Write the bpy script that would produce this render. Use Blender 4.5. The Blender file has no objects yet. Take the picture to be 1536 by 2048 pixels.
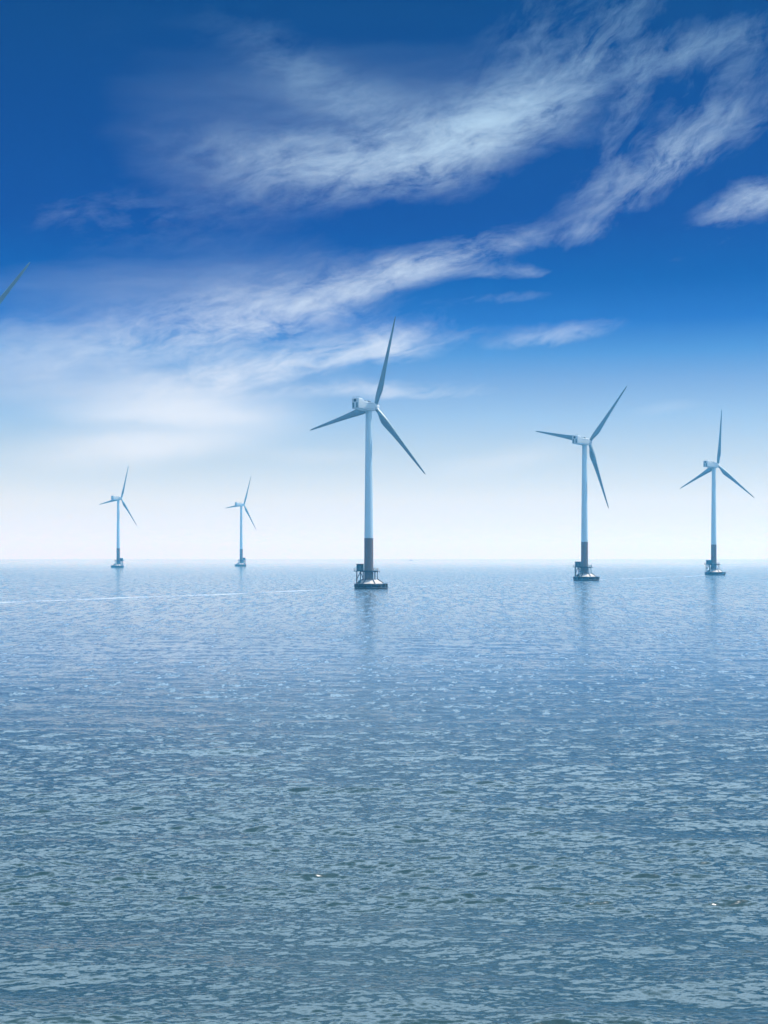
import bpy, bmesh, math, random
import numpy as np
from mathutils import Vector, Matrix

# ------------------------------------------------------------------ camera
scene = bpy.context.scene
C = scene.collection
F_PX = 50.0 / 36.0 * 2048.0          # focal length in photo pixels
CAM_H = 17.4                         # eye height over the sea, metres
HOR_Y = 1107.6                       # eye-level row of the photo
R_SEA = 2.6e6                        # curvature radius of the sea sheet

cam_d = bpy.data.cameras.new("camera")
cam = bpy.data.objects.new("camera", cam_d); C.objects.link(cam)
cam.location = (0, 0, CAM_H)
cam.rotation_euler = (math.radians(90), 0, 0)
cam_d.sensor_fit = 'VERTICAL'; cam_d.sensor_height = 36.0; cam_d.sensor_width = 27.0
cam_d.lens = 50.0
cam_d.shift_y = (HOR_Y - 1024.0) / 2048.0
cam_d.clip_start = 0.5; cam_d.clip_end = 60000.0
scene.camera = cam

SUN_AZ, SUN_EL = 72.0, 68.0          # degrees right of the view, above the horizon
scene.view_settings.view_transform = 'Standard'
scene.view_settings.look = 'None'
scene.view_settings.gamma = 1.0
scene.view_settings.exposure = 0.9
scene.cycles.use_denoising = True
scene.cycles.volume_bounces = 0
scene.cycles.max_bounces = 5
scene.cycles.sample_clamp_indirect = 4.0
scene.cycles.sample_clamp_direct = 1.3
scene.render.use_persistent_data = False

sun_d = bpy.data.lights.new("sun", 'SUN')
sun_d.energy = 4.2; sun_d.angle = math.radians(0.5); sun_d.color = (1.0, 0.975, 0.94)
sun = bpy.data.objects.new("sun", sun_d); C.objects.link(sun)
sv = Vector((math.sin(math.radians(SUN_AZ)) * math.cos(math.radians(SUN_EL)),
             math.cos(math.radians(SUN_AZ)) * math.cos(math.radians(SUN_EL)),
             math.sin(math.radians(SUN_EL))))
sun.rotation_euler = sv.to_track_quat('Z', 'Y').to_euler()
sun.location = (0, 0, 400)


# ------------------------------------------------------------------ node helper
class NT:
    def __init__(s, tree):
        s.t = tree; s.n = tree.nodes; s.l = tree.links
    def node(s, kind, **kw):
        n = s.n.new(kind)
        for k, v in kw.items():
            if k.startswith('i_'):
                key = k[2:].replace('_', ' ')
                n.inputs[key].default_value = v
            else:
                setattr(n, k, v)
        return n
    def put(s, sock, v):
        if isinstance(v, (int, float, tuple, list)):
            sock.default_value = v
        else:
            s.l.new(v, sock)
    def m(s, op, a, b=None, c=None, clamp=False):
        n = s.n.new('ShaderNodeMath'); n.operation = op; n.use_clamp = clamp
        s.put(n.inputs[0], a)
        if b is not None: s.put(n.inputs[1], b)
        if c is not None: s.put(n.inputs[2], c)
        return n.outputs[0]
    def vm(s, op, a, b=None):
        n = s.n.new('ShaderNodeVectorMath'); n.operation = op
        s.put(n.inputs[0], a)
        if b is not None: s.put(n.inputs[1], b)
        return n.outputs['Value'] if op in ('LENGTH', 'DOT_PRODUCT') else n.outputs[0]
    def comb(s, x, y, z=0.0):
        n = s.n.new('ShaderNodeCombineXYZ')
        s.put(n.inputs[0], x); s.put(n.inputs[1], y); s.put(n.inputs[2], z)
        return n.outputs[0]
    def sep(s, v):
        n = s.n.new('ShaderNodeSeparateXYZ'); s.l.new(v, n.inputs[0])
        return n.outputs
    def ramp(s, fac, stops, interp='LINEAR'):
        n = s.n.new('ShaderNodeValToRGB'); s.put(n.inputs[0], fac)
        cr = n.color_ramp; cr.interpolation = interp
        while len(cr.elements) < len(stops): cr.elements.new(0.5)
        for e, (p, c) in zip(cr.elements, stops):
            e.position = p; e.color = c if len(c) == 4 else (*c, 1)
        return n.outputs[0]
    def noise(s, vec, scale, detail=4, rough=0.5, dist=0.0, lac=2.0, out=0):
        n = s.n.new('ShaderNodeTexNoise'); s.put(n.inputs['Vector'], vec)
        n.inputs['Scale'].default_value = scale; n.inputs['Detail'].default_value = detail
        n.inputs['Roughness'].default_value = rough; n.inputs['Distortion'].default_value = dist
        n.inputs['Lacunarity'].default_value = lac
        return n.outputs[out]
    def mapping(s, vec, loc=(0, 0, 0), rot=(0, 0, 0), sc=(1, 1, 1), typ='POINT'):
        n = s.n.new('ShaderNodeMapping'); n.vector_type = typ; s.put(n.inputs['Vector'], vec)
        n.inputs['Location'].default_value = loc; n.inputs['Rotation'].default_value = rot
        n.inputs['Scale'].default_value = sc
        return n.outputs[0]
    def maprange(s, v, a, b, c, d, interp='LINEAR'):
        n = s.n.new('ShaderNodeMapRange'); n.interpolation_type = interp; s.put(n.inputs[0], v)
        for i, x in enumerate((a, b, c, d)): s.put(n.inputs[i + 1], x)
        return n.outputs[0]
    def mix(s, fac, a, b, blend='MIX'):
        n = s.n.new('ShaderNodeMix'); n.data_type = 'RGBA'; n.blend_type = blend
        s.put(n.inputs[0], fac); s.put(n.inputs[6], a); s.put(n.inputs[7], b)
        return n.outputs[2]


def lin(r, g, b):
    f = lambda v: (v / 255 / 12.92) if v / 255 <= 0.04045 else ((v / 255 + 0.055) / 1.055) ** 2.4
    return (f(r), f(g), f(b), 1.0)


# ------------------------------------------------------------------ world: elevation-ramp sky + cirrus
world = bpy.data.worlds.new("World"); scene.world = world; world.use_nodes = True
world.node_tree.nodes.clear()
w = NT(world.node_tree)
tc = w.node('ShaderNodeTexCoord').outputs['Generated']
dx, dy, dz = w.sep(tc)
DEG = 180 / math.pi
az = w.m('MULTIPLY', w.m('ARCTAN2', dx, dy), DEG)           # degrees right of north
el = w.m('MULTIPLY', w.m('ARCSINE', dz), DEG)               # degrees above the horizon

sky = w.node('ShaderNodeTexSky', sky_type='NISHITA', sun_disc=False)
sky.sun_elevation = math.radians(SUN_EL); sky.sun_rotation = math.radians(SUN_AZ)
sky.altitude = 20; sky.air_density = 1.0; sky.dust_density = 0.6; sky.ozone_density = 1.5

# hand-set clear-sky colour by elevation (degrees / 90)
SKY = [(0.0, (242, 242, 234)), (0.6, (241, 242, 233)), (2.2, (227, 232, 228)), (4.2, (186, 204, 220)),
       (5.4, (158, 188, 222)), (6.8, (124, 160, 210)), (8.0, (80, 136, 204)), (9.2, (34, 98, 186)),
       (10.8, (0, 72, 162)), (13.0, (0, 50, 144)), (17.5, (0, 48, 130)), (22.0, (0, 46, 114)), (90.0, (0, 46, 114))]
elp = w.m('DIVIDE', el, 90.0, clamp=True)
elq = w.m('POWER', elp, 0.5)
day = w.ramp(elq, [((e / 90) ** 0.5, lin(*c)) for e, c in SKY])

# cirrus, laid out in azimuth / elevation degrees
def deg(x, y):
    dxp = x - 768.0
    return (math.degrees(math.atan2(dxp, F_PX)),
            math.degrees(math.atan2(HOR_Y - y, math.hypot(F_PX, dxp))))
P0 = w.comb(az, el, 0.0)
wn = w.noise(w.mapping(P0, sc=(0.20, 0.34, 1)), 1.0, 3, 0.5, 0.0, out=1)
warp = w.vm('MULTIPLY', w.vm('SUBTRACT', wn, (0.5, 0.5, 0.5)), (1.3, 0.7, 0.0))
wn2 = w.noise(w.mapping(P0, sc=(0.9, 1.5, 1)), 1.0, 4, 0.6, 0.0, out=1)
warp2 = w.vm('MULTIPLY', w.vm('SUBTRACT', wn2, (0.5, 0.5, 0.5)), (0.40, 0.24, 0.0))
Pw = w.vm('ADD', w.vm('ADD', P0, warp), warp2)
R = math.radians
def fib(angle, sx, sy, sc, det, rough, dist, seed):
    v = w.mapping(Pw, loc=(seed, seed * 0.7, seed), rot=(0, 0, R(-angle)), sc=(1, 1, 1))
    v = w.mapping(v, sc=(sx, sy, 1))
    return w.noise(v, sc, det, rough, dist)
nA = fib(12, 0.40, 1.0, 1.0, 10, 0.66, 0.35, 3.1)      # long streaks
nB = fib(46, 0.42, 1.0, 1.0, 10, 0.66, 0.35, 11.7)     # steep combed fibres
nC = fib(2, 0.12, 0.70, 1.0, 7, 0.52, 0.20, 23.9)      # soft veils near the horizon
nD = fib(16, 0.75, 3.4, 1.0, 8, 0.62, 0.3, 37.2)      # fine combed fibres
fD = w.maprange(nD, 0.32, 0.68, 0.74, 1.24)
fA = w.m('MULTIPLY', w.maprange(nA, 0.36, 0.66, 0.20, 1.50), fD)
fB = w.m('MULTIPLY', w.maprange(nB, 0.36, 0.66, 0.08, 1.55), fD)
fC = w.maprange(nC, 0.30, 0.70, 0.50, 1.35)

CIRRUS = [  # x, y (photo), half-length, half-height up, down, tilt, strength, fibre
    (980, 262, 160, 50, 34, 20, 1.4, 'A'), (800, 318, 240, 62, 46, 9, .70, 'A'),
    (600, 322, 200, 45, 45, -4, .34, 'A'), (500, 290, 240, 130, 100, 0, .20, 'C'),
    (690, 190, 210, 45, 50, -26, .26, 'A'), (850, 205, 240, 90, 70, 0, .22, 'C'),
    (1050, 130, 190, 70, 50, 56, .22, 'B'), (1200, 85, 150, 50, 50, 46, .36, 'B'),
    (1262, 195, 85, 26, 26, 62, .42, 'B'), (1390, 85, 170, 34, 34, 8, .26, 'B'),
    (1345, 122, 60, 16, 14, 16, .34, 'A'), (1345, 318, 165, 56, 40, 29, .62, 'B'),
     (1175, 468, 50, 18, 16, 12, .26, 'B'),
    (1515, 408, 80, 36, 18, 15, .85, 'A'), (1430, 482, 130, 16, 14, 20, .09, 'A'),
    (830, 545, 200, 30, 20, 15, .95, 'A'), (1005, 545, 75, 12, 10, 2, .36, 'A'),
    (520, 640, 180, 62, 40, 15, .78, 'A'), (250, 672, 240, 50, 50, 8, .45, 'A'),
    (330, 570, 300, 60, 60, 4, .26, 'C'), (640, 722, 210, 38, 18, 12, .95, 'A'),
    (780, 700, 70, 34, 24, 4, .70, 'A'), (430, 762, 170, 30, 24, 10, .60, 'A'),
    (130, 745, 260, 60, 50, 0, .45, 'C'), (350, 825, 140, 40, 20, 0, 2.2, 'C'),
    (320, 885, 180, 44, 32, 8, 1.5, 'C'), (745, 786, 190, 18, 10, 0, .70, 'A'),
    (1105, 672, 100, 20, 12, 6, .55, 'A'), (1000, 596, 110, 12, 10, 5, .16, 'A'),
    (1330, 815, 70, 16, 12, 4, .24, 'C'), (1010, 925, 120, 28, 22, 10, .40, 'C'),
    (120, 415, 150, 34, 34, 0, .06, 'A'), (300, 440, 220, 50, 50, 0, .08, 'A'),
    (230, 80, 300, 70, 90, 0, .06, 'C'), (640, 915, 130, 16, 14, 0, .22, 'C'),
    (1480, 120, 160, 50, 50, 20, .12, 'B'),
]
acc = {'A': None, 'B': None, 'C': None}
for (x, y, rx, ru, rd, tilt, st, fb) in CIRRUS:
    a0, e0 = deg(x, y)
    k = 1 / (F_PX * math.pi / 180)
    mp = w.mapping(Pw, loc=(a0, e0, 0), rot=(0, 0, R(tilt)), sc=(rx * k, ru * k, 1), typ='TEXTURE')
    sx_, sy_, _ = w.sep(mp)
    t_ = w.m('MAXIMUM', sy_, w.m('MULTIPLY', sy_, -ru / rd))
    d2 = w.m('MULTIPLY_ADD', sx_, sx_, w.m('MULTIPLY', t_, t_))
    g = w.m('MULTIPLY', w.m('POWER', 0.42, d2), st)
    acc[fb] = g if acc[fb] is None else w.m('ADD', acc[fb], g)
# thin cirrus over the rest of the sky, outside the part the lens sees
out_m = w.m('ADD', w.maprange(w.m('ABSOLUTE', az), 17, 30, 0, 1, 'SMOOTHSTEP'),
            w.maprange(el, 22, 34, 0, 1, 'SMOOTHSTEP'), clamp=True)
gen = w.maprange(w.noise(w.mapping(P0, sc=(0.03, 0.06, 1)), 1.0, 6, 0.55, 0.6), 0.48, 0.72, 0.0, 0.5)
acc['A'] = w.m('ADD', acc['A'], w.m('MULTIPLY', gen, w.m('MULTIPLY', out_m, w.m('GREATER_THAN', dz, 0.0))))
dens = w.m('ADD', w.m('ADD', w.m('MULTIPLY', acc['A'], fA), w.m('MULTIPLY', acc['B'], fB)),
           w.m('MULTIPLY', acc['C'], fC))
dens = w.m('MAXIMUM', w.m('MULTIPLY', w.m('SUBTRACT', dens, 0.06), 1.05), 0.0)
alpha = w.m('SUBTRACT', 1.0, w.m('POWER', 0.42, dens), clamp=True)
alpha = w.m('MULTIPLY', alpha, 0.93)
cloud_col = w.ramp(w.m('DIVIDE', el, 22.0, clamp=True),
                   [(0.0, lin(250, 250, 248)), (0.35, lin(232, 240, 250)), (0.6, lin(210, 231, 247)), (1.0, lin(148, 194, 228))])
full = w.mix(alpha, day, cloud_col)
# added bright sky band, unseen above the frame, shaped to light the sea
sdot = w.vm('DOT_PRODUCT', tc, tuple(sv))
sea_light_band = w.mix(w.maprange(sdot, -0.15, 0.60, 0, 1, 'SMOOTHSTEP'), lin(60, 108, 166), (2.2, 3.1, 4.1, 1))
band_k = w.ramp(w.m('DIVIDE', el, 90.0, clamp=True), [(21.8 / 90, (0, 0, 0)), (25 / 90, (.30,) * 3), (30 / 90, (.78,) * 3), (36 / 90, (1, 1, 1)), (45 / 90, (.5,) * 3), (58 / 90, (.12,) * 3)])
full = w.mix(band_k, full, sea_light_band)
# the elevation ramp makes nearly all the sky; the physical sky adds a trace
bg1 = w.node('ShaderNodeBackground'); w.l.new(sky.outputs[0], bg1.inputs[0]); bg1.inputs[1].default_value = 0.05
bg2 = w.node('ShaderNodeBackground'); w.l.new(full, bg2.inputs[0]); bg2.inputs[1].default_value = 2 ** -0.9
mixs = w.node('ShaderNodeMixShader'); mixs.inputs[0].default_value = 0.995
w.l.new(bg1.outputs[0], mixs.inputs[1]); w.l.new(bg2.outputs[0], mixs.inputs[2])
wo = w.node('ShaderNodeOutputWorld'); w.l.new(mixs.outputs[0], wo.inputs[0])
world.cycles.sampling_method = 'MANUAL'; world.cycles.sample_map_resolution = 1024


# ------------------------------------------------------------------ materials
def paint(name, col, rough=0.45, metal=0.0, dirt=0.12, dirt_col=(0.10, 0.07, 0.05), scale=0.6, streak=True, spec=0.4):
    m_ = bpy.data.materials.new(name); m_.use_nodes = True; m_.node_tree.nodes.clear()
    t = NT(m_.node_tree)
    oc = t.node('ShaderNodeTexCoord').outputs['Object']
    v = t.mapping(oc, sc=(1.0, 1.0, 0.18 if streak else 1.0))
    n1 = t.noise(v, scale, 6, 0.6, 0.3)
    n2 = t.noise(oc, scale * 6, 4, 0.6)
    f = t.m('MULTIPLY', t.maprange(n1, 0.48, 0.75, 0, 1, 'SMOOTHSTEP'), dirt)
    base = t.mix(t.maprange(n2, 0.3, 0.7, 0, 0.18), (*col, 1), (*[c * 0.7 for c in col], 1))
    base = t.mix(f, base, (*dirt_col, 1))
    b = t.node('ShaderNodeBsdfPrincipled'); t.l.new(base, b.inputs['Base Color'])
    t.l.new(t.maprange(n2, 0.3, 0.7, rough - 0.08, rough + 0.1), b.inputs['Roughness'])
    b.inputs['Metallic'].default_value = metal
    b.inputs['Specular IOR Level'].default_value = spec
    o = t.node('ShaderNodeOutputMaterial'); t.l.new(b.outputs[0], o.inputs[0])
    return m_

M = {
    'tower': paint('tower white paint', (0.36, 0.49, 0.56), 0.42, dirt=0.10, dirt_col=(0.30, 0.28, 0.24), scale=0.35),
    'nacelle': paint('nacelle white gelcoat', (0.40, 0.46, 0.49), 0.38, dirt=0.10, dirt_col=(0.3, 0.28, 0.25), scale=0.5),
    'blade': paint('blade grey gelcoat', (0.12, 0.185, 0.22), 0.35, dirt=0.15, dirt_col=(0.16, 0.17, 0.17), scale=0.3, streak=False),
    'louvre': paint('louvre dark grille', (0.06, 0.11, 0.13), 0.6, dirt=0.2, scale=2),
    'dark': paint('dark opening', (0.015, 0.02, 0.025), 0.7, dirt=0.0),
    'brown': paint('brown anticorrosion coat', (0.115, 0.09, 0.078), 0.6, dirt=0.35, dirt_col=(0.07, 0.045, 0.04), scale=0.5),
    'steel': paint('dark galvanised steel', (0.012, 0.022, 0.028), 0.5, metal=0.0, dirt=0.3, dirt_col=(0.03, 0.02, 0.015), scale=1.5),
    'rail': paint('railing steel', (0.10, 0.12, 0.13), 0.5, dirt=0.3, scale=2),
    'cabinet': paint('cabinet teal paint', (0.012, 0.05, 0.065), 0.5, dirt=0.3, dirt_col=(0.03, 0.035, 0.035), scale=0.8),
    'concrete': paint('pale concrete', (0.34, 0.33, 0.31), 0.55, dirt=0.6, dirt_col=(0.12, 0.115, 0.10), scale=0.5, spec=0.5),
    'cap': paint('wet dark cap skin', (0.008, 0.014, 0.018), 0.5, dirt=0.6, dirt_col=(0.004, 0.006, 0.008), scale=0.5, spec=0.2),
    'fender': paint('black rubber fender', (0.012, 0.013, 0.014), 0.7, dirt=0.0),
    'mark': paint('pale mooring plate', (0.22, 0.30, 0.30), 0.5, dirt=0.3, scale=1),
    'ladder': paint('ladder light grey', (0.45, 0.47, 0.47), 0.4, dirt=0.3, scale=1),
    'hull': paint('boat hull', (0.08, 0.10, 0.12), 0.5, dirt=0.2), 'bcabin': paint('boat cabin white', (0.6, 0.6, 0.58), 0.5),
    'feather': paint('gull grey feathers', (0.14, 0.14, 0.15), 0.7, dirt=0.2, scale=4),
}


# ------------------------------------------------------------------ mesh builder
class MB:
    def __init__(s): s.bm = bmesh.new()
    def box(s, x0, x1, y0, y1, z0, z1, bevel=0.0):
        r = bmesh.ops.create_cube(s.bm, size=1.0)
        vs = r['verts']
        bmesh.ops.scale(s.bm, vec=(x1 - x0, y1 - y0, z1 - z0), verts=vs)
        bmesh.ops.translate(s.bm, vec=((x0 + x1) / 2, (y0 + y1) / 2, (z0 + z1) / 2), verts=vs)
        if bevel:
            es = list({e for v in vs for e in v.link_edges})
            bmesh.ops.bevel(s.bm, geom=es, offset=bevel, segments=3, affect='EDGES', profile=0.5)
        return s
    def tube(s, p0, p1, r0, r1=None, seg=8, caps=True):
        r1 = r0 if r1 is None else r1
        p0, p1 = Vector(p0), Vector(p1); d = (p1 - p0).normalized()
        a = d.orthogonal().normalized(); b = d.cross(a)
        A = [s.bm.verts.new(p0 + (a * math.cos(t) + b * math.sin(t)) * r0) for t in [2 * math.pi * i / seg for i in range(seg)]]
        B = [s.bm.verts.new(p1 + (a * math.cos(t) + b * math.sin(t)) * r1) for t in [2 * math.pi * i / seg for i in range(seg)]]
        for i in range(seg):
            s.bm.faces.new((A[i], A[(i + 1) % seg], B[(i + 1) % seg], B[i]))
        if caps:
            s.bm.faces.new(A[::-1]); s.bm.faces.new(B)
        return s
    def lathe(s, prof, cx=0, cy=0, seg=48):
        rings = []
        for r, z in prof:
            rings.append([s.bm.verts.new((cx + r * math.cos(2 * math.pi * i / seg), cy + r * math.sin(2 * math.pi * i / seg), z)) for i in range(seg)])
        for a, b in zip(rings[:-1], rings[1:]):
            for i in range(seg):
                s.bm.faces.new((a[i], a[(i + 1) % seg], b[(i + 1) % seg], b[i]))
        s.bm.faces.new(rings[0][::-1]); s.bm.faces.new(rings[-1])
        return s
    def loft(s, rings):
        V = [[s.bm.verts.new(p) for p in ring] for ring in rings]
        n = len(V[0])
        for a, b in zip(V[:-1], V[1:]):
            for i in range(n):
                s.bm.faces.new((a[i], a[(i + 1) % n], b[(i + 1) % n], b[i]))
        s.bm.faces.new(V[0][::-1]); s.bm.faces.new(V[-1])
        return s
    def build(s, name, mat, parent=None, smooth=None):
        bmesh.ops.recalc_face_normals(s.bm, faces=s.bm.faces[:])
        me = bpy.data.meshes.new(name); s.bm.to_mesh(me); s.bm.free()
        me.materials.append(mat)
        if smooth is not None:
            me.polygons.foreach_set('use_smooth', [True] * len(me.polygons))
            me.set_sharp_from_angle(angle=math.radians(smooth))
        o = bpy.data.objects.new(name, me); C.objects.link(o)
        if parent is not None: o.parent = parent
        return o


def tag(o, label=None, cat=None, group=None, kind=None):
    if label: o['label'] = label
    if cat: o['category'] = cat
    if group: o['group'] = group
    if kind: o['kind'] = kind
    return o


# ------------------------------------------------------------------ the wind turbine
HUB_Z = 91.0
TAIL, NOSE, HUBY = -10.3, 2.4, 5.2        # nacelle reach behind / before the tower axis, rotor plane

def superbox(hw, z0, z1, r, n=5):
    """rounded-rectangle ring in x / z"""
    pts = []
    for (cx, cz, a0) in ((hw - r, z1 - r, 0), (-hw + r, z1 - r, 90), (-hw + r, z0 + r, 180), (hw - r, z0 + r, 270)):
        for k in range(n + 1):
            a = math.radians(a0 + 90 * k / n)
            pts.append((cx + r * math.cos(a), cz + r * math.sin(a)))
    return pts

def make_turbine():
    root = bpy.data.objects.new('wind_turbine', None); C.objects.link(root)
    P = {'base': [], 'head': [], 'rotor': []}
    def add(o, g): P[g].append(o); return o
    # foundation -----------------------------------------------------
    CX = 1.15
    mb = MB(); mb.lathe([(7.9, -3.0), (8.0, -0.1), (8.0, 2.45), (7.75, 2.75)], CX, 0, 40)
    cap = add(mb.build('foundation_cap', M['cap'], root, 35), 'base')
    MB().lathe([(8.35, -0.6), (8.35, 0.75), (8.004, 0.95)], CX, 0, 40).build('splash_rim', M['fender'], cap, 35)
    for i in range(14):
        a = 2 * math.pi * (i + 0.5) / 14
        x, y = CX + 8.28 * math.cos(a), 8.28 * math.sin(a)
        MB().tube((x, y, 0.9), (x, y, 2.6), 0.26, seg=8).build('fender', M['fender'], cap, 40)
    for a_, z_ in ((-52, 2.1), (-52, 1.25), (-30, 2.2), (-30, 1.6), (-30, 1.0)):
        a = math.radians(a_ + (0 if a_ == -52 else 4))
        x, y = CX + 8.06 * math.cos(a), 8.06 * math.sin(a)
        MB().tube((x, y, z_ - 0.16), (x, y, z_ + 0.16), 0.24 if a_ == -52 else 0.13, seg=10).build('mooring_plate', M['mark'], cap, 40)
    mb = MB(); mb.lathe([(6.5, 2.752), (3.9, 4.5), (3.7, 4.62)], 0.75, 0, 12)
    cone = add(mb.build('foundation_cone', M['concrete'], root), 'base')
    for a_ in (0, 55, 110, 180, 236, 292):
        a = math.radians(a_)
        d = Vector((math.cos(a), math.sin(a), 0))
        p0 = Vector((0.75, 0, 2.9)) + d * 6.5; p1 = Vector((0.75, 0, 4.95)) + d * 3.75
        MB().tube(p0, p1, 0.24, seg=6).tube(p1, p1 + Vector((0, 0, 0.9)), 0.1, seg=6).build('cone_rib', M['steel'], cone)
    # brown transition piece and tower --------------------------------
    mb = MB(); mb.lathe([(2.45, 4.5), (2.45, 5.0), (2.28, 5.06), (2.26, 13.0), (2.31, 13.06), (2.31, 13.3), (2.26, 13.36), (2.24, 25.0), (2.33, 25.04), (2.33, 25.3)], 0, 0, 48)
    add(mb.build('transition_piece', M['brown'], root, 30), 'base')
    prof = [(2.20, 25.3)]
    for z in (40.0, 56.0, 72.5):
        r = 2.20 + (1.55 - 2.20) * (z - 25.3) / (88.3 - 25.3)
        prof += [(r, z - 0.14), (r + 0.035, z - 0.1), (r + 0.035, z + 0.1), (r, z + 0.14)]
    prof += [(1.55, 88.2), (1.72, 88.3), (1.72, 88.75)]
    MBt = MB(); MBt.lathe(prof, 0, 0, 64)
    add(MBt.build('tower', M['tower'], root, 30), 'base')
    # platform, cabinet, legs ------------------------------------------
    ZP = 9.0
    mb = MB(); mb.lathe([(4.6, ZP - 0.25), (4.6, ZP + 0.15)], 0.2, 0, 32)
    mb.box(-7.4, -2.3, -2.6, 2.6, ZP - 0.27, ZP + 0.12)
    mb.lathe([(4.66, ZP - 0.55), (4.66, ZP - 0.3)], 0.2, 0, 32)
    plat = add(mb.build('platform', M['steel'], root), 'base')
    # railing
    mb = MB()
    pts = []
    for i in range(0, 25):
        a = math.radians(-146 + 292 * i / 24)
        pts.append((0.2 + 4.5 * math.cos(a), 4.5 * math.sin(a)))
    pts = [(-7.3, -2.5), (-5.4, -2.5)] + pts + [(-5.4, 2.5), (-7.3, 2.5), (-7.3, 0), (-7.3, -2.5)]
    for (a, b) in zip(pts[:-1], pts[1:]):
        for h in (0.55, 1.15):
            mb.tube((*a, ZP + 0.12 + h), (*b, ZP + 0.12 + h), 0.05, seg=5)
        mb.tube((*a, ZP + 0.1), (*a, ZP + 1.27), 0.055, seg=5)
    add(mb.build('railing', M['rail'], root), 'base')
    mb = MB(); mb.box(-6.1, -2.55, -1.7, 1.7, ZP + 0.13, ZP + 3.35, 0.06)
    cab = add(mb.build('equipment_cabinet', M['cabinet'], root), 'base')
    MB().box(-6.25, -2.4, -1.85, 1.85, ZP + 3.353, ZP + 3.5, 0.03).build('cabinet_roof', M['steel'], cab)
    MB().box(-4.9, -3.8, -1.76, -1.703, ZP + 0.4, ZP + 2.5, 0.01).build('cabinet_door', M['louvre'], cab)
    for (x, y, z0) in ((-5.95, -2.0, 2.7), (-5.95, 2.0, 2.7), (-4.15, -2.0, 3.0), (-2.75, -2.3, 3.9), (-2.75, 2.3, 3.9), (4.35, 0.0, 3.6), (3.0, 3.2, 3.6)):
        MB_ = MB(); MB_.tube((x, y, z0), (x, y, ZP - 0.3), 0.24 if x < 0 else 0.17, seg=10)
        add(MB_.build('leg', M['steel'], root, 40), 'base')
    for y in (-2.0, 2.0):
        for (xa, za, xb, zb) in ((-4.2, 8.6, -5.9, 4.9), (-4.2, 8.6, -2.6, 4.9)):
            MB_ = MB(); MB_.tube((xa, y * 1.0, za), (xb, y, zb), 0.16, seg=8)
            add(MB_.build('brace', M['steel'], root, 40), 'base')
    # access ladder with light stiles
    mb = MB()
    for x in (2.75, 3.45):
        mb.tube((x, -2.6, 4.0), (x, -2.6, ZP - 0.3), 0.14, seg=6)
    for k in range(12):
        mb.tube((2.75, -2.6, 4.3 + 0.36 * k), (3.45, -2.6, 4.3 + 0.36 * k), 0.04, seg=4)
    add(mb.build('ladder', M['ladder'], root), 'base')
    mb = MB(); mb.tube((4.8, 0, ZP - 0.2), (5.5, 0, ZP - 0.35), 0.06, seg=5).lathe([(0.18, ZP - 0.7), (0.22, ZP - 0.5), (0.16, ZP - 0.25)], 5.5, 0, 10)
    add(mb.build('lantern', M['steel'], root), 'base')
    # small pump box on the cap, behind the legs
    MB_ = MB(); MB_.box(-5.2, -3.9, -3.4, -2.4, 2.76, 4.3, 0.05)
    add(MB_.build('pump_box', M['cabinet'], root), 'base')
    # nacelle ----------------------------------------------------------
    zb, zt = HUB_Z - 2.35, HUB_Z + 1.95
    rings = []
    for (y, hw, b, t, r) in ((TAIL, 2.0, zb + 0.75, zt + 1.0, 0.25), (TAIL + 0.15, 2.28, zb + 0.55, zt + 1.35, 0.4),
                             (TAIL + 2.9, 2.30, zb + 0.45, zt + 1.35, 0.45), (TAIL + 4.9, 2.30, zb + 0.25, zt + 0.2, 0.45),
                             (TAIL + 5.6, 2.30, zb + 0.15, zt + 0.03, 0.45), (-1.5, 2.30, zb, zt, 0.5), (1.6, 2.30, zb, zt, 0.5),
                             (2.2, 2.24, zb + 0.08, zt - 0.06, 0.5), (NOSE, 2.0, zb + 0.3, zt - 0.25, 0.5)):
        rings.append([(x, y, z) for x, z in superbox(hw, b, t, r)])
    mb = MB(); mb.loft(rings)
    nac = add(mb.build('nacelle', M['nacelle'], root, 32), 'head')
    # raised side panel frame on both sides
    for sx in (-1, 1):
        mb = MB()
        x0, x1 = (2.302, 2.36) if sx > 0 else (-2.36, -2.302)
        mb.box(x0, x1, TAIL + 4.2, 1.3, zb + 0.95, zb + 1.03).box(x0, x1, TAIL + 4.2, 1.3, zt - 0.85, zt - 0.78)
        mb.build('side_seam', M['louvre'], nac)
    mb = MB(); mb.box(-0.95, 0.65, TAIL - 0.06, TAIL + 0.5, zt - 0.35, zt + 0.98, 0.04)
    mb.build('rear_opening', M['dark'], nac)
    for x0 in (-1.65, 0.72):
        mb = MB(); mb.box(x0, x0 + 0.95, TAIL - 0.05, TAIL + 0.1, zb + 1.0, zt - 0.8, 0.02)
        for k in range(7):
            z = zb + 1.2 + k * 0.33
            mb.box(x0 + 0.05, x0 + 0.9, TAIL - 0.1, TAIL - 0.052, z, z + 0.12)
        mb.build('rear_louvre', M['louvre'], nac)
    for yv in (-3.6, -0.6):
        mb = MB()
        mb.loft([[(-1.0, yv, zt - 0.1), (1.0, yv, zt - 0.1), (1.0, yv, zt + 0.85), (-1.0, yv, zt + 0.85)],
                 [(-1.0, yv + 2.0, zt - 0.1), (1.0, yv + 2.0, zt - 0.1), (1.0, yv + 2.0, zt + 0.05), (-1.0, yv + 2.0, zt + 0.05)]])
        v = mb.build('roof_scoop', M['nacelle'], nac)
        MB().box(-0.88, 0.88, yv - 0.06, yv - 0.003, zt + 0.1, zt + 0.76).box(1.003, 1.03, yv + 0.1, yv + 0.9, zt + 0.1, zt + 0.5).build('roof_scoop_mouth', M['dark'], nac)
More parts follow.
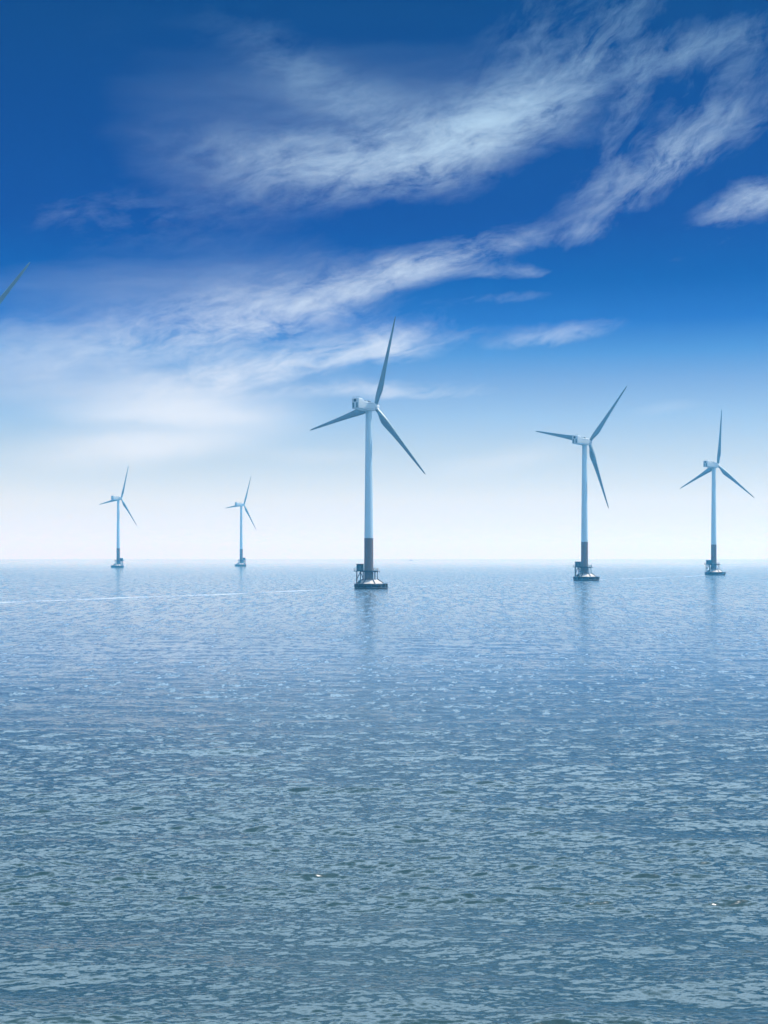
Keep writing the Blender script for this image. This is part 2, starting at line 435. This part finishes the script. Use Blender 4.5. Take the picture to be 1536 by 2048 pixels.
    for x in (-1.5, 0.1, 1.5):
        mb = MB(); mb.tube((x, TAIL + 0.9, zt + 1.3), (x, TAIL + 0.9, zt + 2.5), 0.05, seg=5)
        mb.tube((x - 0.35, TAIL + 0.9, zt + 2.1), (x + 0.35, TAIL + 0.9, zt + 2.1), 0.045, seg=5)
        mb.build('wind_mast', M['steel'], nac)
    mb = MB(); mb.tube((0, 0, 88.6), (0, 0, zb + 0.1), 1.6, 1.9, seg=32)
    add(mb.build('yaw_collar', M['nacelle'], root, 40), 'head')
    # hub (rotor frame: origin = hub centre, +y = rotor axis) ------------
    prof = [(1.35, -2.6), (1.5, -1.6), (1.75, -0.9), (1.85, 0.0), (1.78, 0.7), (1.45, 1.4), (0.95, 1.95), (0.4, 2.25), (0.05, 2.3)]
    mb = MB(); mb.lathe(prof, 0, 0, 32)
    bmesh.ops.rotate(mb.bm, verts=mb.bm.verts[:], cent=(0, 0, 0), matrix=Matrix.Rotation(math.radians(-90), 3, 'X'))
    for k in range(3):
        a = 2 * math.pi * k / 3
        d = Vector((math.sin(a), 0, math.cos(a)))
        mb.tube(d * 0.9, d * 1.95, 1.12, 1.12, seg=24)
    add(mb.build('hub', M['nacelle'], root, 32), 'rotor')
    # blade ----------------------------------------------------------------
    T = [(1.7, 2.0, 1.0, 0), (3.0, 2.05, 1.0, 0), (4.6, 2.5, .80, 14), (6.6, 3.35, .52, 13), (8.8, 3.95, .36, 11), (11.0, 3.85, .29, 9),
         (14, 3.4, .26, 7), (18, 2.85, .23, 5), (23, 2.35, .20, 3.5), (28, 1.95, .19, 2.5), (33, 1.62, .18, 1.5), (38, 1.28, .17, 1),
         (42, 0.98, .16, 0), (44.6, 0.72, .15, 0), (45.8, 0.42, .15, 0), (46.25, 0.12, .15, 0)]
    N = 22
    rings = []
    for (r, c, th, tw) in T:
        blend = 1.0 if th >= 0.99 else max(0.0, (th - 0.4) / 0.6)
        le = -0.5 * c * blend + (-(0.30 * c + 0.15)) * (1 - blend)
        ring = []
        for k in range(N):
            a = 2 * math.pi * k / N
            u = (1 - math.cos(a)) / 2
            circ = math.sin(a) * 0.5
            air = (1 if a < math.pi else -0.8) * 2.6 * th_profile(u) * 0.5
            yy = (circ * blend * th + air * th * (1 - blend)) * c
            x = le + u * c; y = yy
            t = math.radians(-tw)
            x, y = x * math.cos(t) - y * math.sin(t), x * math.sin(t) + y * math.cos(t)
            ring.append((x, y, r))
        rings.append(ring)
    mb = MB(); mb.loft(rings)
    b0 = add(mb.build('blade', M['blade'], root, 50), 'rotor')
    for k in range(2):
        b = b0.copy(); C.objects.link(b); b.parent = root; P['rotor'].append(b)
    root['_'] = 0; del root['_']
    return root, P

def th_profile(u):
    return 1.0 * (1.4845 * math.sqrt(max(u, 0)) - 0.63 * u - 1.758 * u * u + 1.4215 * u ** 3 - 0.5075 * u ** 4) * 1.3

def copy_turbine(root, P):
    r = root.copy(); C.objects.link(r)
    Q = {}
    for g, obs in P.items():
        Q[g] = []
        for o in obs:
            c = o.copy(); C.objects.link(c); c.parent = r; Q[g].append(c)
            for sub in o.children:
                s_ = sub.copy(); C.objects.link(s_); s_.parent = c
    return r, Q

def pose(root, P, px, scale_px, yaw, phase, mirror, zoff=0.0):
    """px = photo column of the tower, scale_px = photo pixels from waterline to hub"""
    d = HUB_Z * F_PX / scale_px
    X = (px - 768.0) / F_PX * d
    root.location = (X, d, -(d * d + X * X) / (2 * R_SEA) + zoff)
    for o in P['base']:
        o.rotation_euler = (0, 0, math.pi if mirror else 0)
    for o in P['head']:
        o.rotation_euler = (0, 0, -math.radians(yaw))
    Rz = Matrix.Rotation(-math.radians(yaw), 4, 'Z')
    hubc = Rz @ Vector((0, HUBY, HUB_Z))
    k = 0
    for o in P['rotor']:
        a = phase
        if o.name.startswith('blade'):
            a = phase + 120 * k; k += 1
        tilt = Matrix.Rotation(math.radians(3.0), 4, 'X')
        o.matrix_local = Matrix.Translation(hubc) @ Rz @ tilt @ Matrix.Rotation(math.radians(a), 4, 'Y')

GROUP = 'offshore wind turbines standing in the sea'
T0, P0_ = make_turbine()
SPOTS = [
    # px, waterline-to-hub px, yaw (deg right of view axis), blade phase, mirrored base, label
    (737.5, 365, 40.0, 18.8, False, 'tallest white wind turbine near the middle, one blade nearly upright'),
    (1169.0, 278, 45.5, 42.5, False, 'second tallest complete wind turbine, its upper blade leaning right, left blade nearly level'),
    (1427.5, 220, 54.0, 7.5, False, 'mid sized wind turbine nearest the right edge, upper blade upright'),
    (236.5, 138, 39.0, 21.5, True, 'small hazy wind turbine, leftmost of the five complete ones'),
    (482.5, 123, 46.5, 25.0, True, 'smallest and palest wind turbine, between the leftmost hazy one and the tallest one'),
    (-107.0, 498, 22.0, 47.6, False, 'nearest wind turbine, only one dark blade tip reaching in at the left edge'),
]
for i, (px, s, yaw, ph, mir, lab) in enumerate(SPOTS):
    r, P = (T0, P0_) if i == 0 else copy_turbine(T0, P0_)
    pose(r, P, px, s, yaw, ph, mir)
    tag(r, lab, 'wind turbine', GROUP)


# ------------------------------------------------------------------ far boats and the gull
def at(px, d, z=0.0):
    X = (px - 768.0) / F_PX * d
    return Vector((X, d, z - (d * d + X * X) / (2 * R_SEA)))

def boat(px, d, L, label):
    root = bpy.data.objects.new('fishing_boat', None); C.objects.link(root); root.location = at(px, d, 0)
    rings = []
    for (x, hw, z0, z1) in ((-0.5, .13, -.03, .10), (-0.3, .16, -.05, .09), (0.1, .16, -.05, .095), (0.35, .10, -.04, .13), (0.5, .015, -.01, .17)):
        rings.append([(x * L, -hw * L, z1 * L), (x * L, -hw * .6 * L, z0 * L), (x * L, hw * .6 * L, z0 * L), (x * L, hw * L, z1 * L)])
    mb = MB(); mb.loft(rings); mb.build('hull', M['hull'], root)
    mb = MB(); mb.box(-.32 * L, -.08 * L, -.1 * L, .1 * L, .09 * L, .27 * L, .01 * L); mb.build('cabin', M['bcabin'], root)
    mb = MB(); mb.tube((.12 * L, 0, .09 * L), (.12 * L, 0, .42 * L), .012 * L, seg=6); mb.build('mast', M['hull'], root)
    return tag(root, label, 'boat', 'boats on the horizon')
boat(822, 4800, 11.0, 'tiny dark boat on the horizon just right of the tallest turbine')
boat(296, 6200, 9.0, 'tiny faint boat on the horizon between the two small hazy turbines')

mb = MB()
body = []
for (y, r) in ((-0.28, .02), (-0.2, .05), (-0.05, .085), (0.1, .08), (0.2, .05), (0.26, .05), (0.32, .015)):
    body.append([(r * math.cos(2 * math.pi * k / 10), y, r * math.sin(2 * math.pi * k / 10)) for k in range(10)])
mb.loft(body)
for sx in (-1, 1):
    sec = []
    for (x, y, z, c, t) in ((0.05, 0.03, 0.02, .22, .03), (0.3, 0.08, 0.14, .2, .025), (0.55, 0.0, 0.16, .13, .015), (0.72, -0.1, 0.12, .03, .006)):
        sec.append([(sx * x, y + c / 2, z), (sx * x, y, z + t), (sx * x, y - c / 2, z), (sx * x, y, z - t * .4)])
    mb.loft(sec)
g = mb.build('gull', M['feather'])
g.location = at(1190, 640, 14.4); g.rotation_euler = (0, R(8), R(-35))
tag(g, 'tiny grey gull flying low beside the second tallest turbine', 'bird')


# ------------------------------------------------------------------ the sea: one curved sheet with wind waves
rng = np.random.default_rng(7)
def gridnoise(x, y, seed):
    r_ = np.random.default_rng(seed); G = r_.random((256, 256)).astype(np.float32)
    xi = np.floor(x).astype(np.int64); yi = np.floor(y).astype(np.int64)
    fx = x - xi; fy = y - yi; fx = fx * fx * (3 - 2 * fx); fy = fy * fy * (3 - 2 * fy)
    g_ = lambda a, b: G[a & 255, b & 255]
    return (g_(xi, yi) * (1 - fx) + g_(xi + 1, yi) * fx) * (1 - fy) + (g_(xi, yi + 1) * (1 - fx) + g_(xi + 1, yi + 1) * fx) * fy

rad = list(np.arange(4.0, 44.0, 0.8))
d = 44.0
while d < 15500:
    rad.append(d)
    d += max(0.055, min(0.32 * d * d / 24600.0, 0.006 * d))
rad = np.array(rad)
ang = np.concatenate([np.linspace(-math.pi, -0.33, 90, endpoint=False), np.linspace(-0.33, 0.33, 640, endpoint=False), np.linspace(0.33, math.pi, 90)])
A_, Rr = np.meshgrid(ang, rad)
X = (Rr * np.sin(A_)).ravel().astype(np.float64); Y = (Rr * np.cos(A_)).ravel().astype(np.float64)
spac = np.gradient(rad)
SP = np.maximum(np.repeat(spac, len(ang)), 0.0)
dang = np.gradient(ang); SPA = (Rr * dang[None, :]).ravel()
RR = Rr.ravel()
SPM = np.maximum(SP, SPA)
gust = 0.55 * gridnoise(X / 60 + 7, Y / 15 + 3, 1) + 0.3 * gridnoise(X / 24, Y / 10, 2) + 0.15 * gridnoise(X / 9, Y / 5, 3)
gustA = np.clip((gust - 0.5) * 3.0 + 0.95, 0.45, 1.15)
Z = np.zeros_like(X); DX = np.zeros_like(X); DY = np.zeros_like(X)
SX = np.zeros_like(X); 
NW = 200
lam = np.exp(np.linspace(math.log(0.20), math.log(11.0), NW)) * rng.uniform(0.97, 1.03, NW)
for L_ in lam[::-1]:
    k_ = 2 * math.pi / L_
    spread = 0.42 if L_ < 3 else 0.36
    th = math.radians(186) + rng.normal(0, spread)      # running towards the viewer
    kx, ky = k_ * math.sin(th), k_ * math.cos(th)
    sl = 0.0165 * (1.0 if L_ < 1.0 else (1.0 / L_) ** 0.35)
    a_ = sl / k_ * math.sqrt(2) * 1.05
    lod = np.clip((L_ / SPM - 2.2) / 2.5, 0, 1)
    idx = np.nonzero(lod > 0)[0]
    if len(idx) == 0: continue
    lod = lod[idx]
    am = a_ * lod * (gustA[idx] if L_ < 5 else 1.0)
    am = am * np.interp(RR[idx], [90, 260], [1.0, 0.42])
    phs = kx * X[idx] + ky * Y[idx] + rng.uniform(0, 2 * math.pi)
    s_, c_ = np.sin(phs), np.cos(phs)
    Z[idx] += am * c_
    DX[idx] -= 0.45 * am * s_ * kx / k_; DY[idx] -= 0.45 * am * s_ * ky / k_
Z -= (X * X + Y * Y) / (2 * R_SEA)
co = np.stack([X + DX, Y + DY, Z], 1).astype(np.float32)
nr, nc = len(rad), len(ang)
i0 = (np.arange(nr - 1)[:, None] * nc + np.arange(nc - 1)[None, :]).ravel()
quads = np.stack([i0, i0 + 1, i0 + 1 + nc, i0 + nc], 1)[:, ::-1]
me = bpy.data.meshes.new('water')
me.vertices.add(len(co)); me.vertices.foreach_set('co', co.ravel())
me.loops.add(quads.size); me.loops.foreach_set('vertex_index', quads.ravel().astype(np.int32))
me.polygons.add(len(quads)); me.polygons.foreach_set('loop_start', np.arange(0, quads.size, 4, dtype=np.int32))
me.update(calc_edges=True)
me.polygons.foreach_set('use_smooth', np.ones(len(quads), dtype=bool))
# how much of the small chop the mesh itself carries (1 near, 0 far)
calm = me.attributes.new('far_smoothing', 'FLOAT', 'POINT')
calm.data.foreach_set('value', np.clip((np.log(RR) - math.log(150)) / math.log(60), 0, 1).astype(np.float32))
att = me.attributes.new('meshed_chop', 'FLOAT', 'POINT')
att.data.foreach_set('value', np.clip(1.0 - np.log(np.maximum(SPM, 1e-3) / 0.12) / math.log(25), 0, 1).astype(np.float32))
water = bpy.data.objects.new('water', me); C.objects.link(water)
water['kind'] = 'structure'

m_ = bpy.data.materials.new('sea water'); m_.use_nodes = True; m_.node_tree.nodes.clear()
t = NT(m_.node_tree)
pos = t.node('ShaderNodeNewGeometry')
wp = pos.outputs['Position']; gn = pos.outputs['Normal']
chop = t.node('ShaderNodeAttribute', attribute_name='meshed_chop').outputs['Fac']
unm = t.m('SUBTRACT', 1.0, chop)
far = t.node('ShaderNodeAttribute', attribute_name='far_smoothing').outputs['Fac']
fk = t.m('MULTIPLY', unm, t.ramp(far, [(0.0, (.9,) * 3), (0.13, (.8,) * 3), (0.38, (.95,) * 3), (0.50, (.6,) * 3), (0.63, (.14,) * 3), (0.75, (.02,) * 3)]))
# gust patches: wide flat areas with weaker or stronger ripples
gp = t.noise(t.mapping(wp, sc=(0.0075, 0.021, 1)), 1.0, 5, 0.55, 0.5)
gp2 = t.noise(t.mapping(wp, sc=(0.0022, 0.009, 1)), 1.0, 4, 0.55, 0.3)
gf = t.maprange(t.m('ADD', t.m('MULTIPLY', gp, 0.6), t.m('MULTIPLY', gp2, 0.4)), 0.38, 0.62, 0.55, 1.40)
# fine ripples everywhere
rp = t.vm('SUBTRACT', t.noise(t.mapping(wp, sc=(1.1, 2.2, 1)), 1.6, 5, 0.68, 0.4, out=1), (0.5, 0.5, 0.5))
# chop the mesh no longer resolves far away
rf = t.vm('SUBTRACT', t.noise(t.mapping(wp, rot=(0, 0, 0.12), sc=(0.75, 0.30, 1)), 1.0, 4, 0.55, 0.3, out=1), (0.5, 0.5, 0.5))
rpk = t.ramp(far, [(0.0, (1, 1, 1)), (0.38, (.6,) * 3), (0.6, (.12,) * 3), (0.73, (.02,) * 3)])
rp = t.vm('MULTIPLY', rp, t.comb(t.m('MULTIPLY', rpk, 0.50), t.m('MULTIPLY', rpk, 0.85), 0.0))
rg = t.vm('SUBTRACT', t.noise(t.mapping(wp, rot=(0, 0, 0.05), sc=(0.55, 0.075, 1)), 1.0, 4, 0.6, 0.2, out=1), (0.5, 0.5, 0.5))
fb_ = t.maprange(far, 0.08, 0.32, 0.0, 1.0)
rf = t.vm('ADD', t.vm('MULTIPLY', rf, t.comb(t.m('SUBTRACT', 1.0, t.m('MULTIPLY', fb_, 0.55)), t.m('SUBTRACT', 1.0, t.m('MULTIPLY', fb_, 0.55)), 0.0)),
          t.vm('MULTIPLY', rg, t.comb(fb_, fb_, 0.0)))
rfx, rfy, _ = t.sep(rf)
# short steep faces: gentle slopes with occasional sharp wavelets leaning at the viewer's shore
spike = t.m('MULTIPLY', t.m('POWER', t.m('MAXIMUM', rfy, 0.0), 2.0), 15.0)
rfy = t.m('MULTIPLY', t.m('ADD', t.m('MULTIPLY', rfy, 0.9), spike), -1.0)
rf = t.comb(t.m('MULTIPLY', rfx, t.m('MULTIPLY', unm, 1.0)), t.m('MULTIPLY', rfy, fk), 0.0)
dn = t.vm('MULTIPLY', t.vm('ADD', rp, rf), t.comb(gf, gf, 0.0))
nn = t.vm('NORMALIZE', t.vm('ADD', gn, dn))
# tidal foam line: through the turbine row
px_, py_, _ = t.sep(wp)
A0 = Vector((-7.5, 709)); A1 = Vector((131.7, 934)); dirv = (A1 - A0).normalized(); nv = Vector((-dirv.y, dirv.x))
wob = t.m('MULTIPLY', t.m('SUBTRACT', t.noise(t.mapping(wp, sc=(0.008, 0.008, 1)), 1.0, 4, 0.5), 0.5), 34.0)
dist = t.m('ADD', t.m('ADD', t.m('MULTIPLY', px_, nv.x), t.m('MULTIPLY', py_, nv.y)), wob)
dist = t.m('ABSOLUTE', t.m('SUBTRACT', dist, A0.dot(nv) + 3.0))
line = t.maprange(dist, 0.0, 8.0, 1.0, 0.0, 'SMOOTHSTEP')
brk = t.maprange(t.noise(t.mapping(wp, sc=(0.02, 0.02, 1)), 1.0, 5, 0.7), 0.42, 0.58, 0.05, 1.0, 'SMOOTHSTEP')
foam = t.m('MULTIPLY', line, brk)
foam = t.m('MULTIPLY', foam, t.maprange(t.noise(t.mapping(wp, sc=(0.25, 0.25, 1)), 1.0, 5, 0.7), 0.35, 0.6, 0.25, 1.0))
# scattered whitecap flecks on the chop
fl = t.noise(t.mapping(wp, sc=(2.0, 4.0, 1)), 1.0, 6, 0.75, 0.5)
fz = t.noise(t.mapping(wp, sc=(0.03, 0.07, 1)), 1.0, 3, 0.6)
fleck = t.m('MULTIPLY', t.maprange(fl, 0.685, 0.72, 0, 1, 'SMOOTHSTEP'), t.maprange(fz, 0.54, 0.64, 0, 1, 'SMOOTHSTEP'))
for (cx_, cy_, r_) in [(o_.location.x + (1.15 if not m2 else -1.15), o_.location.y, 8.4) for o_, m2 in
                       [(x, sp[4]) for x, sp in zip([o for o in bpy.data.objects if o.name.startswith('wind_turbine')], SPOTS)]][:3]:
    dd = t.vm('LENGTH', t.vm('SUBTRACT', t.comb(px_, py_, 0.0), (cx_, cy_, 0.0)))
    ringf = t.m('MULTIPLY', t.maprange(dd, r_, r_ + 2.5, 0.8, 0.0), brk)
    foam = t.m('MAXIMUM', foam, ringf)
white = t.m('MAXIMUM', t.m('MULTIPLY', foam, 0.45), t.m('MULTIPLY', fleck, 0.06), clamp=True)
deep = t.mix(gp2, (0.009, 0.030, 0.035, 1), (0.014, 0.038, 0.043, 1))
far_light_paint = t.maprange(py_, 70.0, 260.0, 0.0, 1.0, 'SMOOTHSTEP')      # brightness missing from far reflections, painted into the base colour
deep = t.mix(far_light_paint, deep, (0.054, 0.102, 0.150, 1))
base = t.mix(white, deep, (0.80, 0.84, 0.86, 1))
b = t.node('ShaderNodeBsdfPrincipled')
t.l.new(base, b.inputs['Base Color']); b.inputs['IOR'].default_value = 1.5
t.l.new(t.m('ADD', t.m('MULTIPLY', t.maprange(chop, 0, 1, 0.14, 0.16), t.maprange(far, 0.5, 0.75, 1.0, 0.4)), t.m('MULTIPLY', white, 0.4)), b.inputs['Roughness'])
t.l.new(nn, b.inputs['Normal'])
o = t.node('ShaderNodeOutputMaterial'); t.l.new(b.outputs[0], o.inputs[0])
me.materials.append(m_)


# ------------------------------------------------------------------ haze
HAZE = True
if HAZE:
    mb = MB(); mb.box(-15800, 15800, -15800, 15800, -100.0, 141.0)
    # bottom stays a metre below the lowest water (the curved sheet drops 47 m at its rim)
    hm = bpy.data.materials.new('sea haze'); hm.use_nodes = True; hm.node_tree.nodes.clear()
    t = NT(hm.node_tree)
    pv = t.node('ShaderNodeVolumePrincipled')
    pv.inputs['Color'].default_value = (0.08, 0.53, 1.0, 1)
    pv.inputs['Absorption Color'].default_value = (1, 1, 1, 1)
    pv.inputs['Density'].default_value = 0.00025
    pv.inputs['Anisotropy'].default_value = 0.3
    o = t.node('ShaderNodeOutputMaterial'); t.l.new(pv.outputs[0], o.inputs['Volume'])
    hz = mb.build('haze', hm); tag(hz, kind='stuff')
